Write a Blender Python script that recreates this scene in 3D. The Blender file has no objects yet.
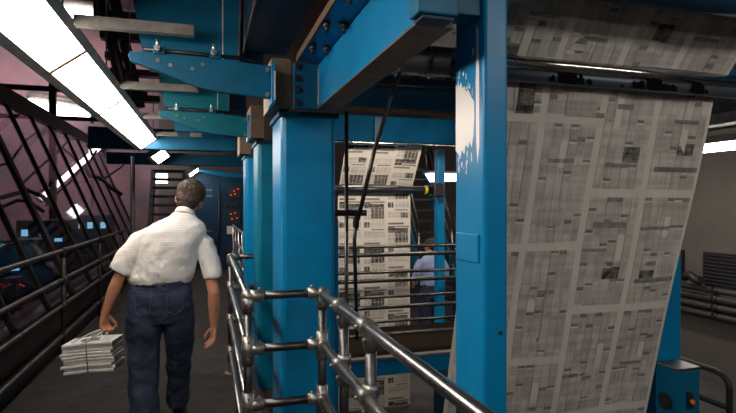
import bpy, bmesh, math, random
from mathutils import Vector, Matrix, noise
C = bpy.context.scene.collection
PI = math.pi
CAMZ = 1.6
F = 530.0
cs, sn = math.cos(math.radians(16.9)), math.sin(math.radians(16.9))

# ------------------------------------------------------------------ materials
def mat(name, color, rough=.5, metal=0., spec=.5, emit=None, strength=0., var=0., vscale=3., bump=0., bscale=60., dark=None, coat=0., coord='Object', scratch=0.):
    m = bpy.data.materials.new(name); m.use_nodes = True
    nt = m.node_tree; b = nt.nodes['Principled BSDF']
    b.inputs['Roughness'].default_value = rough
    b.inputs['Metallic'].default_value = metal
    b.inputs['Specular IOR Level'].default_value = spec
    b.inputs['Coat Weight'].default_value = coat
    c = (*color, 1)
    b.inputs['Base Color'].default_value = c
    tc = nt.nodes.new('ShaderNodeTexCoord')
    if var > 0:
        n = nt.nodes.new('ShaderNodeTexNoise'); n.inputs['Scale'].default_value = vscale
        n.inputs['Detail'].default_value = 8; n.inputs['Roughness'].default_value = .65
        nt.links.new(tc.outputs[coord], n.inputs['Vector'])
        r = nt.nodes.new('ShaderNodeValToRGB')
        d = dark or tuple(x*(1-var) for x in color)
        r.color_ramp.elements[0].position = .35; r.color_ramp.elements[0].color = (*d, 1)
        r.color_ramp.elements[1].position = .65; r.color_ramp.elements[1].color = c
        nt.links.new(n.outputs['Fac'], r.inputs['Fac'])
        out = r.outputs['Color']
        if scratch > 0:
            n2 = nt.nodes.new('ShaderNodeTexNoise'); n2.inputs['Scale'].default_value = 9
            n2.inputs['Detail'].default_value = 12; n2.inputs['Roughness'].default_value = .8
            nt.links.new(tc.outputs[coord], n2.inputs['Vector'])
            r2 = nt.nodes.new('ShaderNodeValToRGB')
            r2.color_ramp.elements[0].position = .69; r2.color_ramp.elements[0].color = (0, 0, 0, 1)
            r2.color_ramp.elements[1].position = .72; r2.color_ramp.elements[1].color = (scratch,)*3+(1,)
            nt.links.new(n2.outputs['Fac'], r2.inputs['Fac'])
            mx = nt.nodes.new('ShaderNodeMixRGB'); mx.inputs['Color2'].default_value = (.02, .03, .04, 1)
            nt.links.new(r2.outputs['Color'], mx.inputs['Fac']); nt.links.new(out, mx.inputs['Color1'])
            out = mx.outputs['Color']
        nt.links.new(out, b.inputs['Base Color'])
        mr = nt.nodes.new('ShaderNodeMapRange')
        mr.inputs['To Min'].default_value = min(1, rough+.12); mr.inputs['To Max'].default_value = max(.04, rough-.06)
        nt.links.new(n.outputs['Fac'], mr.inputs['Value']); nt.links.new(mr.outputs['Result'], b.inputs['Roughness'])
    if bump > 0:
        n = nt.nodes.new('ShaderNodeTexNoise'); n.inputs['Scale'].default_value = bscale
        n.inputs['Detail'].default_value = 4
        nt.links.new(tc.outputs[coord], n.inputs['Vector'])
        bp = nt.nodes.new('ShaderNodeBump'); bp.inputs['Strength'].default_value = bump; bp.inputs['Distance'].default_value = .01
        nt.links.new(n.outputs['Fac'], bp.inputs['Height']); nt.links.new(bp.outputs['Normal'], b.inputs['Normal'])
    if emit:
        b.inputs['Emission Color'].default_value = (*emit, 1)
        b.inputs['Emission Strength'].default_value = strength
    return m

def streak_mat(name, base, ink, lo, hi, su, sv):
    """printed matter: ink streaks that run along the paper's length (UV in metres)"""
    m = bpy.data.materials.new(name); m.use_nodes = True
    nt = m.node_tree; b = nt.nodes['Principled BSDF']
    b.inputs['Roughness'].default_value = .75; b.inputs['Specular IOR Level'].default_value = .2
    uv = nt.nodes.new('ShaderNodeUVMap'); uv.uv_map = 'UVMap'
    mp = nt.nodes.new('ShaderNodeMapping'); mp.inputs['Scale'].default_value = (su, sv, 1)
    nt.links.new(uv.outputs['UV'], mp.inputs['Vector'])
    n = nt.nodes.new('ShaderNodeTexNoise'); n.inputs['Scale'].default_value = 1; n.inputs['Detail'].default_value = 5
    n.inputs['Roughness'].default_value = .6
    nt.links.new(mp.outputs['Vector'], n.inputs['Vector'])
    mp2 = nt.nodes.new('ShaderNodeMapping'); mp2.inputs['Scale'].default_value = (2.2, 30, 1)
    nt.links.new(uv.outputs['UV'], mp2.inputs['Vector'])
    n2 = nt.nodes.new('ShaderNodeTexNoise'); n2.inputs['Scale'].default_value = 1; n2.inputs['Detail'].default_value = 3
    nt.links.new(mp2.outputs['Vector'], n2.inputs['Vector'])
    ad = nt.nodes.new('ShaderNodeMath'); ad.operation = 'ADD'
    nt.links.new(n.outputs['Fac'], ad.inputs[0]); nt.links.new(n2.outputs['Fac'], ad.inputs[1])
    mr = nt.nodes.new('ShaderNodeMapRange'); mr.inputs['From Min'].default_value = .8; mr.inputs['From Max'].default_value = 1.2
    mr.inputs['To Min'].default_value = lo; mr.inputs['To Max'].default_value = hi
    nt.links.new(ad.outputs[0], mr.inputs['Value'])
    mx = nt.nodes.new('ShaderNodeMixRGB'); mx.inputs['Color1'].default_value = (*base, 1); mx.inputs['Color2'].default_value = (*ink, 1)
    nt.links.new(mr.outputs['Result'], mx.inputs['Fac']); nt.links.new(mx.outputs['Color'], b.inputs['Base Color'])
    return m

def steel(name, color, rough):
    return mat(name, color, rough, 1., var=.45, vscale=14, bump=.03, bscale=150)

BL = (.0, .215, .46)
M = {}
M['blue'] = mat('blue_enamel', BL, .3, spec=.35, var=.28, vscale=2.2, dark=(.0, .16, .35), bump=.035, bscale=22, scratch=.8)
M['bluegreen'] = mat('blue_green_enamel', (.0, .2, .33), .32, spec=.35, var=.3, vscale=3, bump=.03, bscale=22, scratch=.8)
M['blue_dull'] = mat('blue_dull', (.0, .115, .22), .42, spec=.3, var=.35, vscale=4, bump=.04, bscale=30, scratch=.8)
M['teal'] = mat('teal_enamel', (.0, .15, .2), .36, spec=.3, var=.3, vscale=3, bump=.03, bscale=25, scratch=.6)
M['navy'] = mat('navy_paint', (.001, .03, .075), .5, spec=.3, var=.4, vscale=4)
M['rust'] = mat('rust_edge', (.16, .09, .05), .8, .2, var=.5, vscale=30)
M['chip'] = mat('chipped_primer', (.62, .58, .55), .5, var=.3, vscale=40)
M['brown'] = mat('brown_block', (.16, .105, .07), .55, var=.4, vscale=12)
M['tan'] = mat('tan_block', (.5, .34, .22), .6, var=.3, vscale=10)
M['galv'] = mat('galvanised_steel', (.27, .25, .22), .5, .45, var=.4, vscale=10, bump=.04)
M['pipe'] = steel('brushed_pipe', (.5, .48, .46), .27)
M['pipe_dark'] = steel('worn_dark_pipe', (.17, .165, .16), .33)
M['fit'] = mat('cast_fitting', (.42, .4, .37), .38, .9, var=.4, vscale=30, bump=.12, bscale=80)
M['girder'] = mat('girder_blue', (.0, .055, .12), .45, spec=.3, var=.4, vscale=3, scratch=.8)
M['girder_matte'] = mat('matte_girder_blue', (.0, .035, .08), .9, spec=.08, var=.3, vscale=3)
M['soot'] = mat('sooty_plate', (.02, .014, .01), .95, spec=.03)
M['frame_paint'] = mat('frame_paint', (.72, .62, .52), .5, var=.3, vscale=8)
M['blackpaint'] = mat('black_paint', (.012, .010, .010), .45, var=.3, vscale=8)
M['brownpipe'] = mat('dark_brown_rail', (.05, .038, .033), .38, .4, var=.4, vscale=10)
M['mullion'] = mat('dark_mullion', (.012, .006, .006), .5)
M['bolt'] = mat('bolt_steel', (.05, .045, .045), .4, .8)
M['boltb'] = mat('bright_bolt', (.6, .6, .58), .3, .9)
M['diffuser'] = mat('light_diffuser', (.9, .9, .9), .5, emit=(1, .93, .85), strength=20)
M['diffuser_small'] = mat('light_diffuser_small', (.9, .9, .9), .5, emit=(.95, .97, 1), strength=5)
M['diffuser_cool'] = mat('light_diffuser_cool', (.9, .9, .9), .5, emit=(.92, .93, 1), strength=6)
M['diffuser_pink'] = mat('pink_tinted_tube', (.9, .8, .85), .5, emit=(1, .8, .88), strength=5)
M['floor'] = mat('walkway_plate', (.03, .024, .021), .8, spec=.25, var=.5, vscale=6, bump=.6, bscale=45)
M['concrete'] = mat('concrete_dark', (.09, .085, .08), .8, var=.35, vscale=2)
M['mauve'] = mat('mauve_wall', (.31, .155, .16), .6, var=.3, vscale=.4, dark=(.13, .105, .13))  # pink cast of the hall light is put into the wall colour
M['wallr'] = mat('taupe_wall', (.12, .102, .088), .8, var=.2, vscale=1.2)
M['wallpipe'] = mat('dull_wall_pipe', (.055, .047, .042), .55, .3, var=.3, vscale=6)
M['dark'] = mat('dark_rubber', (.012, .012, .014), .5)
M['roller_dark'] = mat('ink_dark_roller', (.02, .022, .028), .28, .3)
M['roller_slate'] = mat('slate_roller', (.07, .085, .105), .4, .3)
M['chrome'] = steel('roller_chrome', (.62, .6, .58), .16)
M['yellow'] = mat('yellow_collar', (.6, .42, .03), .5)
M['red'] = mat('red_led', (.5, .02, .01), .4, emit=(1, .08, .03), strength=1.6)
M['orange'] = mat('orange_button', (.8, .17, .02), .4)
M['cyanlamp'] = mat('cyan_lamp', (.5, .9, 1), .4, emit=(.3, .75, 1), strength=1.1)
M['whitepl'] = mat('white_plate', (.6, .58, .52), .5)
M['paper'] = mat('newsprint_paper', (.64, .595, .54), .8, spec=.2, var=.12, vscale=5)
M['text'] = streak_mat('printed_text', (.64, .595, .54), (.13, .125, .12), .12, .52, 60, 6)
M['text2'] = streak_mat('printed_text_dense', (.64, .595, .54), (.11, .105, .1), .3, .6, 60, 6)
M['head'] = streak_mat('printed_headline', (.5, .45, .4), (.07, .067, .065), .5, .85, 60, 20)
M['photo'] = streak_mat('printed_photo', (.42, .38, .34), (.025, .025, .025), .45, 1.05, 26, 26)
M['rule'] = mat('printed_rule', (.12, .11, .105), .7)
M['skin'] = mat('skin', (.72, .32, .18), .5, var=.25, vscale=14, bump=.05, bscale=120)
M['hair'] = mat('hair_brown', (.1, .055, .03), .6, var=.75, vscale=30, dark=(.018, .009, .005), bump=.9, bscale=110)
M['denim'] = mat('denim', (.042, .055, .092), .85, spec=.2, var=.5, vscale=6, dark=(.018, .024, .044), bump=.25, bscale=170)
M['leather'] = mat('belt_leather', (.02, .014, .012), .45)
M['thread'] = mat('seam_thread', (.07, .07, .09), .8)
M['bluecloth'] = mat('pale_blue_cotton', (.36, .42, .66), .8, var=.15, vscale=8)
M['strap'] = mat('white_strap', (.72, .7, .68), .4)
M['news'] = mat('folded_news', (.68, .64, .6), .8, var=.18, vscale=22)
M['eye'] = mat('eye_white', (.8, .78, .75), .3)

def shirt_mat():
    m = mat('cream_striped_cotton', (.72, .64, .56), .85, spec=.2)
    nt = m.node_tree; b = nt.nodes['Principled BSDF']
    tc = nt.nodes.new('ShaderNodeTexCoord')
    w = nt.nodes.new('ShaderNodeTexWave'); w.bands_direction = 'Z'; w.inputs['Scale'].default_value = 19
    w.inputs['Distortion'].default_value = .6; w.inputs['Detail'].default_value = 1
    nt.links.new(tc.outputs['Object'], w.inputs['Vector'])
    r = nt.nodes.new('ShaderNodeValToRGB')
    r.color_ramp.elements[0].position = .0; r.color_ramp.elements[0].color = (.76, .67, .6, 1)
    r.color_ramp.elements[1].position = .3; r.color_ramp.elements[1].color = (.88, .82, .75, 1)
    nt.links.new(w.outputs['Fac'], r.inputs['Fac']); nt.links.new(r.outputs['Color'], b.inputs['Base Color'])
    n = nt.nodes.new('ShaderNodeTexNoise'); n.inputs['Scale'].default_value = 9; n.inputs['Detail'].default_value = 3
    nt.links.new(tc.outputs['Object'], n.inputs['Vector'])
    bp = nt.nodes.new('ShaderNodeBump'); bp.inputs['Strength'].default_value = .5; bp.inputs['Distance'].default_value = .03
    nt.links.new(n.outputs['Fac'], bp.inputs['Height']); nt.links.new(bp.outputs['Normal'], b.inputs['Normal'])
    return m
M['shirt'] = shirt_mat()

def glass_mat():
    m = bpy.data.materials.new('window_glass'); m.use_nodes = True
    nt = m.node_tree; nt.nodes.clear()
    o = nt.nodes.new('ShaderNodeOutputMaterial'); mx = nt.nodes.new('ShaderNodeMixShader')
    t = nt.nodes.new('ShaderNodeBsdfTransparent'); t.inputs['Color'].default_value = (.86, .84, .88, 1)
    g = nt.nodes.new('ShaderNodeBsdfGlossy'); g.inputs['Roughness'].default_value = .04
    fr = nt.nodes.new('ShaderNodeFresnel'); fr.inputs['IOR'].default_value = 1.45
    ml = nt.nodes.new('ShaderNodeMath'); ml.operation = 'MULTIPLY'; ml.inputs[1].default_value = .35
    nt.links.new(fr.outputs[0], ml.inputs[0]); nt.links.new(ml.outputs[0], mx.inputs[0]); nt.links.new(t.outputs[0], mx.inputs[1]); nt.links.new(g.outputs[0], mx.inputs[2])
    nt.links.new(mx.outputs[0], o.inputs['Surface'])
    return m
M['glass'] = glass_mat()

# ------------------------------------------------------------------ helpers
def at(px, py, X=None, Y=None, Z=None):
    """where the sight line through a pixel meets a real plane of the place"""
    r = (px-368)/F
    d = Vector((cs*r+sn, cs-sn*r, (204-py)/F))
    s = X/d.x if X is not None else (Y/d.y if Y is not None else (Z-CAMZ)/d.z)
    return Vector((0, 0, CAMZ))+d*s

def tag(o, label, cat, group=None, kind=None):
    o['label'] = label; o['category'] = cat
    if group: o['group'] = group
    if kind: o['kind'] = kind
    return o

def empty(name, loc, label, cat, group=None, rz=0):
    o = bpy.data.objects.new(name, None); C.objects.link(o)
    o.location = loc; o.rotation_euler.z = rz; o.empty_display_size = .1
    return tag(o, label, cat, group)

class MB:
    def __init__(s): s.bm = bmesh.new()
    def box(s, x0, x1, y0, y1, z0, z1, mt=None, mi=0):
        P = [Vector((x, y, z)) for x in (x0, x1) for y in (y0, y1) for z in (z0, z1)]
        if mt is not None: P = [mt @ p for p in P]
        v = [s.bm.verts.new(p) for p in P]
        for q in ((0, 1, 3, 2), (4, 6, 7, 5), (0, 4, 5, 1), (2, 3, 7, 6), (0, 2, 6, 4), (1, 5, 7, 3)):
            f = s.bm.faces.new([v[i] for i in q]); f.material_index = mi
        return s
    def cyl(s, p, q, r, n=16, r2=None, mi=0):
        return s.tube([p, q], [r, r if r2 is None else r2], n, mi=mi)
    def tube(s, pts, rad, n=12, ry=None, mi=0, up=None, cap=True):
        pts = [Vector(p) for p in pts]
        if not isinstance(rad, (list, tuple)): rad = [rad]*len(pts)
        if ry is None: ry = rad
        rings = []
        t0 = (pts[1]-pts[0]).normalized()
        u = Vector(up) if up is not None else (Vector((0, 0, 1)) if abs(t0.z) < .9 else Vector((1, 0, 0)))
        a = (u-u.dot(t0)*t0).normalized()
        for i, p in enumerate(pts):
            if i == 0: t = pts[1]-pts[0]
            elif i == len(pts)-1: t = pts[-1]-pts[-2]
            else: t = (pts[i+1]-pts[i]).normalized()+(pts[i]-pts[i-1]).normalized()
            t.normalize()
            a = (a-a.dot(t)*t).normalized(); b = t.cross(a)
            rings.append([s.bm.verts.new(p+a*(rad[i]*math.cos(2*PI*k/n))+b*(ry[i]*math.sin(2*PI*k/n))) for k in range(n)])
        for r0, r1 in zip(rings, rings[1:]):
            for k in range(n):
                f = s.bm.faces.new((r0[k], r0[(k+1) % n], r1[(k+1) % n], r1[k])); f.smooth = True; f.material_index = mi
        if cap:
            for rr in (rings[0][::-1], rings[-1]):
                f = s.bm.faces.new(rr); f.material_index = mi
        return s
    def prism(s, poly, axis, a0, a1, mi=0):
        """poly: 2D outline; extruded along axis from a0 to a1"""
        def mk(p, a):
            if axis == 'y': return Vector((p[0], a, p[1]))
            if axis == 'x': return Vector((a, p[0], p[1]))
            return Vector((p[0], p[1], a))
        A = [s.bm.verts.new(mk(p, a0)) for p in poly]; B = [s.bm.verts.new(mk(p, a1)) for p in poly]
        n = len(poly)
        s.bm.faces.new(A[::-1]).material_index = mi; s.bm.faces.new(B).material_index = mi
        for i in range(n):
            s.bm.faces.new((A[i], A[(i+1) % n], B[(i+1) % n], B[i])).material_index = mi
        return s
    def ball(s, c, rx, ry=None, rz=None, seg=16, mt=None, mi=0):
        ry = ry or rx; rz = rz or rx
        m = Matrix.Translation(c) @ (mt or Matrix()) @ Matrix.Diagonal((rx, ry, rz, 1))
        g = bmesh.ops.create_uvsphere(s.bm, u_segments=seg, v_segments=max(6, seg*2//3), radius=1, matrix=m)
        for v in g['verts']:
            for f in v.link_faces: f.smooth = True; f.material_index = mi
        return s
    def build(s, name, m, parent=None, bevel=0, world=True, mods=None):
        """vertices are given in world metres; the object's origin goes to its own base"""
        bmesh.ops.recalc_face_normals(s.bm, faces=s.bm.faces)
        me = bpy.data.meshes.new(name)
        vs = s.bm.verts
        if parent is None and len(vs):
            lo = Vector((min(v.co.x for v in vs), min(v.co.y for v in vs), min(v.co.z for v in vs)))
            hi = Vector((max(v.co.x for v in vs), max(v.co.y for v in vs), max(v.co.z for v in vs)))
            org = Vector(((lo.x+hi.x)/2, (lo.y+hi.y)/2, lo.z))
        else:
            org = Vector((0, 0, 0))
            p = parent
            if world:
                off = Vector((0, 0, 0))
                while p is not None: off += p.location; p = p.parent
                org = off
        for v in vs: v.co -= org
        s.bm.to_mesh(me); s.bm.free()
        for x in (m if isinstance(m, (list, tuple)) else [m]): me.materials.append(x)
        o = bpy.data.objects.new(name, me); C.objects.link(o)
        if parent is None: o.location = org
        else: o.parent = parent
        if bevel:
            bv = o.modifiers.new('bevel', 'BEVEL'); bv.width = bevel; bv.segments = 2; bv.limit_method = 'ANGLE'
        return o

def dup(root, dx=0, dy=0, dz=0, label=None):
    r = root.copy(); C.objects.link(r); r.location = root.location+Vector((dx, dy, dz))
    if label: r['label'] = label
    for ch in list(root.children):
        c = ch.copy(); C.objects.link(c); c.parent = r
        for g in ch.children:
            d = g.copy(); C.objects.link(d); d.parent = c
    return r

def struct(o, label=None, cat=None):
    o['kind'] = 'structure'
    if label: o['label'] = label
    if cat: o['category'] = cat
    return o

def Zr(z): return CAMZ+z     # height relative to the eye

# ------------------------------------------------------------------ camera
cam = bpy.data.cameras.new('camera'); co = bpy.data.objects.new('camera', cam); C.objects.link(co)
cam.lens = F/736*36; cam.sensor_width = 36; cam.clip_start = .05
co.location = (0, 0, CAMZ); co.rotation_euler = (math.radians(90-.27), 0, math.radians(-16.9))
bpy.context.scene.camera = co

# ------------------------------------------------------------------ setting
LOW = -1.0
struct(MB().box(-1.62, .66, -1.5, 14.2, -.06, 0).build('floor', M['floor']), 'dark textured walkway floor plate', 'floor')
struct(MB().box(-9, 8, -2, 17, LOW-.1, LOW).build('floor_lower', M['concrete']), 'dark concrete floor of the press pit', 'floor')
struct(MB().box(-9, 8, -2, 17, 7.0, 7.1).build('ceiling', M['mauve']), 'high mauve ceiling', 'ceiling')
struct(MB().box(-9, -1.3, 16.0, 16.1, LOW, 7.0).build('wall_back', M['mauve']), 'mauve and pink back wall of the hall', 'wall')
struct(MB().box(-9.1, -9, -2, 16.1, LOW, 7.0).build('wall_left', M['mauve']), 'mauve left wall', 'wall')
struct(MB().box(7.0, 7.1, -2, 16.1, LOW, 7.0).build('wall_right', M['wallr']), 'taupe right wall', 'wall')
struct(MB().box(-1.3, 7.0, 16.0, 16.1, LOW, 7.0).build('wall_rear', M['wallr']), 'taupe wall behind the press', 'wall')
struct(MB().box(-9, 7, -2.1, -2.0, LOW, 7.0).build('wall_front', M['wallr']), 'wall behind the viewer', 'wall')

# low kerb under the left glazing
struct(MB().box(-1.62, -1.54, -1.5, 14.2, 0, .12).build('trim_1', M['blackpaint']), 'dark toe board of the walkway', 'trim')

# sloping glazing along the left of the walkway
def glx(z): return -1.66-.42*(z-.55)
w = struct(empty('window_1', (glx(.3), 7, .3), 'long outward-sloping glazed screen left of the walkway', 'window'))
ZT = Zr(1.51)
MB().prism([(glx(.55), .45), (glx(.55)-.06, .45), (glx(.55)-.06, .0), (glx(.55), .0)], 'y', .2, 15.5).build('sill_panel', M['mullion'], w)
MB().prism([(glx(ZT)+.05, ZT-.1), (glx(ZT)+.07, ZT+.12), (glx(ZT)-.1, ZT+.12), (glx(ZT)-.08, ZT-.1)], 'y', .2, 15.9).build('top_rail', M['mullion'], w)
k = -5
for k in range(-5, 9):
    y = 6.53+1.08*k
    wd = .13 if k in (1, -2, -5) else .045
    MB().prism([(glx(.45), .45), (glx(ZT-.05), ZT-.05), (glx(ZT-.05)-.06, ZT-.05), (glx(.45)-.06, .45)], 'y', y-wd/2, y+wd/2).build('mullion', M['mullion'], w)
MB().prism([(glx(.45)-.02, .45), (glx(ZT)-.02, ZT), (glx(ZT)-.028, ZT), (glx(.45)-.028, .45)], 'y', .2, 15.5).build('pane', M['glass'], w)

# ------------------------------------------------------------------ left hall beyond the glass
def tubelight(name, a, b, r, m, label, group):
    a, b = Vector(a), Vector(b)
    e = empty(name, (a+b)/2, label, 'light', group)
    MB().cyl(a, b, r, 10).build('tube', m, e)
    d = (b-a).normalized()
    MB().cyl(a-d*.05, a, r*1.3, 10).build('end_cap', M['galv'], e); MB().cyl(b, b+d*.05, r*1.3, 10).build('end_cap', M['galv'], e)
    MB().tube([a+Vector((0, 0, r*1.8)), b+Vector((0, 0, r*1.8))], r*.8, 4).build('housing', M['galv'], e)
    return e
tubelight('strip_light', at(40, 199, Y=14.2), at(99, 147, Y=14.8), .07, M['diffuser_pink'], 'pink-white strip light slanting up behind the left glass', None)  # glowing tube added in place of a light reflection in the glass
tubelight('strip_light', at(28, 105, Y=15.3), at(92, 116, Y=15.3), .15, M['diffuser_cool'], 'white strip light above the dark top rail of the glass', None)
tubelight('strip_light', at(60, 12, Y=14), at(100, 15, Y=14), .13, M['diffuser_cool'], 'white strip light at the top edge, left of the grey channel bars', None)
# cables and conduits beyond the glass
def cable(pix, Y, r, label, grp='dark cables beyond the glass'):
    pts = [at(x, y, Y=Y) for x, y in pix]
    o = MB().tube(pts, r, 8).build('cable', M['dark'])
    return tag(o, label, 'cable', grp)
cable([(0, 165), (10, 163), (24, 142), (40, 129)], 13.2, .03, 'dark cable bending up through the upper left panes')
cable([(22, 184), (36, 171), (48, 160), (58, 152), (76, 131)], 13.3, .03, 'dark cable slanting up across the middle panes')
cable([(50, 136), (62, 147), (74, 158), (80, 166)], 13.5, .03, 'dark cable slanting down behind the middle panes')
cable([(46, 206), (56, 194), (68, 184), (80, 170), (88, 165), (97, 150)], 13.6, .028, 'dark cable running along the pink strip light')
cable([(84, 165), (90, 176), (101, 178), (110, 187), (122, 195)], 13.1, .045, 'thick dark cable sagging behind the far panes')
cable([(96, 183), (108, 176), (120, 168), (128, 160)], 13.9, .025, 'thin dark cable rising behind the farthest panes')
cable([(0, 198), (14, 194), (28, 190), (42, 196), (50, 204)], 11.6, .045, 'dark cable drooping over the blue machines at left')
cable([(2, 207), (18, 200), (30, 202), (44, 212)], 11.4, .035, 'lower dark cable drooping over the blue machines at left')
for a, b, l in (((53, 40), (53, 119), 'dark upright post behind the long light fixture'),):
    p, q = at(*a, Y=12), at(*b, Y=12)
    o = MB().box(q.x-.06, q.x+.06, 11.95, 12.05, LOW, p.z+.5).build('hall_post', M['blackpaint']); tag(o, l, 'post')
o = MB().box(-6, -1.2, 12.06, 12.14, at(30, 88, Y=12.1).z-.05, at(30, 88, Y=12.1).z+.05).build('hall_beam', M['blackpaint']); tag(o, 'thin dark beam crossing behind the long light fixture', 'beam')
o = MB().box(-6, -1.2, 12.06, 12.14, at(80, 119, Y=12.1).z-.04, at(80, 119, Y=12.1).z+.04).build('hall_beam', M['blackpaint']); tag(o, 'thin dark beam just above the far blue crossbeam', 'beam')

# roof steelwork seen between the channel bars
rs = empty('roof_truss', (-1.6, 9.5, 6.9), 'dark steel truss with rungs overhead beyond the grey channel bars', 'truss')
for (xa, xb, yy) in ((100, 128, 9.2), (113, 140, 9.6)):
    a, b = at(xa, -8, Y=yy), at(xb, 108, Y=yy)
    MB().tube([a, b], .09, 4).build('chord', M['blackpaint'], rs)
for i, y in enumerate((14, 36, 56, 72, 86, 98)):
    a, b = at(96+i*5, y, Y=9.4), at(160, y+4, Y=9.4)
    MB().box(a.x, b.x, 9.3, 9.5, a.z-.05, a.z+.05).build('rung', M['blackpaint'], rs)
MB().cyl(at(97, 30, Y=9), at(97, 30, Y=9)+Vector((0, 0, 4.2)), .05, 8).build('hanger', M['blackpaint'], rs)

# machines below and beyond the glass
def machine(x, y, w_, d_, h, label, lamps):
    e = empty('press_console', (x, y, LOW), label, 'machine', 'machines beyond the left glass')
    MB().box(x-w_/2, x+w_/2, y-d_/2, y+d_/2, LOW, LOW+h*.62).box(x-w_*.4, x+w_*.5, y-d_*.3, y+d_/2, LOW+h*.62, LOW+h).build('body', M['navy'], e, .02)
    MB().box(x-w_*.5, x+w_*.52, y-d_*.52, y-d_*.48, LOW+h*.5, LOW+h*.56).build('rail', M['pipe_dark'], e)
    MB().box(x-w_*.36, x+w_*.3, y-d_*.33, y-d_*.3, LOW+h*.7, LOW+h*.92).build('panel', M['blue_dull'], e)
    MB().prism([(x-w_*.5, LOW+h*.62), (x-w_*.1, LOW+h*.62), (x-w_*.5, LOW+h*.75)], 'y', y-d_*.5, y-d_*.45).build('gusset', M['blue_dull'], e)
    for (u, v, ww, hh) in lamps:
        MB().box(x+u*w_-ww/2, x+u*w_+ww/2, y-d_*.36, y-d_*.331, LOW+v*h-hh/2, LOW+v*h+hh/2).build('lamp', M['cyanlamp'], e)
    return e
machine(-3.1, 9.6, 1.3, .8, 2.05, 'blue machine with a cyan lit strip low behind the nearest panes', [(-.2, .86, .45, .035), (.15, .78, .3, .03), (-.1, .72, .08, .05)])
machine(-2.95, 11.4, 1.0, .8, 2.3, 'blue machine with small cyan lamps behind the middle panes', [(-.25, .9, .1, .12), (.05, .9, .1, .12), (.3, .84, .12, .06)])
machine(-3.0, 7.4, 1.2, .8, 1.75, 'low dark blue machine behind the left railing at the picture edge', [(-.2, .8, .35, .02), (.1, .88, .06, .06)])
machine(-2.55, 13.6, .9, .6, 2.35, 'farthest blue machine with lamps behind the far panes', [(-.3, .9, .11, .14), (0, .9, .11, .14), (.3, .9, .11, .14)])
machine(-4.6, 10.6, 1.4, .9, 2.5, 'tall blue machine with a cyan lit strip behind the leftmost panes', [(.1, .86, .7, .04), (.2, .74, .5, .05)])
for (px, py, Y, l) in ((22, 284, 6.4, 'small red indicator box at the lower left, near one'), ):
    p = at(px, py, X=-2.0)
    e = empty('indicator_box', p, 'dark indicator box with two red lamps behind the left railing', 'indicator')
    MB().box(p.x-.14, p.x-.02, p.y-.12, p.y+.12, .0, p.z+.08).build('body', M['blackpaint'], e)
    MB().ball(p+Vector((0, -.05, 0)), .008, seg=8).build('lamp', M['red'], e); MB().ball(p+Vector((0, .05, -.03)), .008, seg=8).build('lamp', M['red'], e)
# brown duct under the left railing
o = MB().cyl((-1.85, 1.0, .33), (-1.85, 14, .33), .15, 20).build('duct_pipe', mat('brown_duct', (.05, .025, .015), .5, .2, var=.4, vscale=6)); tag(o, 'thick dark brown pipe running low behind the left railing', 'pipe')

# ------------------------------------------------------------------ railings
def sleeve(mb, p, axis, r=.034, l=.06):
    a = Vector(axis)
    mb.cyl(Vector(p)-a*l/2, Vector(p)+a*l/2, r, 14)
def screw(mb, p, axis):
    mb.cyl(p, Vector(p)+Vector(axis)*.012, .008, 8)
RH = (1.1, .81, .505, .2)
R = .0235
# left railing
lr = empty('guard_rail', (-1.48, 5, 0), 'dark brown four-pipe guard rail along the left of the walkway', 'railing')
for h in (1.1, .79, .51, .19):
    MB().cyl((-1.48, .6, h), (-1.48, 11.2, h), .024, 12).build('rail', M['brownpipe'], lr)
for y in (2.4, 4.4, 6.4, 8.4, 10.4):
    MB().cyl((-1.48, y, 0), (-1.48, y, 1.1), .024, 12).build('post', M['brownpipe'], lr)
    for h in (1.1, .79, .51, .19):
        f = MB(); sleeve(f, (-1.48, y, h), (0, 1, 0), .034, .09); sleeve(f, (-1.48, y, h-.03), (0, 0, 1), .034, .06)
        f.build('fitting', M['brownpipe'], lr)
tag(MB().cyl((-1.42, 11.5, 0), (-1.42, 11.5, Zr(.95)), .045, 12).build('pipe_post', M['galv']), 'grey upright pipe at the far end of the left guard rail', 'post')

# near right railing with its jog round the column
nr = empty('guard_rail', (.42, 2.95, 0), 'shiny steel pipe guard rail that jogs around the big blue column', 'railing')
A, B, Cc, D = Vector((.212, 5.16, 0)), Vector((.212, 2.98, 0)), Vector((.622, 2.94, 0)), Vector((.622, .35, 0))
B2 = Vector((.212, 2.94, 0))
up = Vector((0, 0, 1))
for i, h in enumerate(RH):
    m1 = M['pipe']; m2 = M['pipe_dark']
    MB().cyl(A+up*h, B2+up*h, R, 18).build('rail', m1, nr)
    MB().cyl(B2+up*h, Cc+up*h, R, 18).build('rail', m2, nr)
    MB().cyl(Cc+up*h, D+up*h, R, 18).build('rail', m1, nr)
    if i < 3: MB().cyl(A+up*h, A+Vector((.40, 0, h)), R, 14).build('rail', m2, nr)
posts = [(.212, 5.16), (.212, 2.94), (.622, 2.94), (.645, 2.53), (.645, 2.08), (.622, .8)]
for (x, y) in posts:
    MB().cyl((x, y, 0), (x, y, 1.1), R, 16).build('post', M['pipe_dark'], nr)
    MB().cyl((x, y, 0), (x, y, .012), .055, 16).build('flange', M['fit'], nr)
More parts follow.
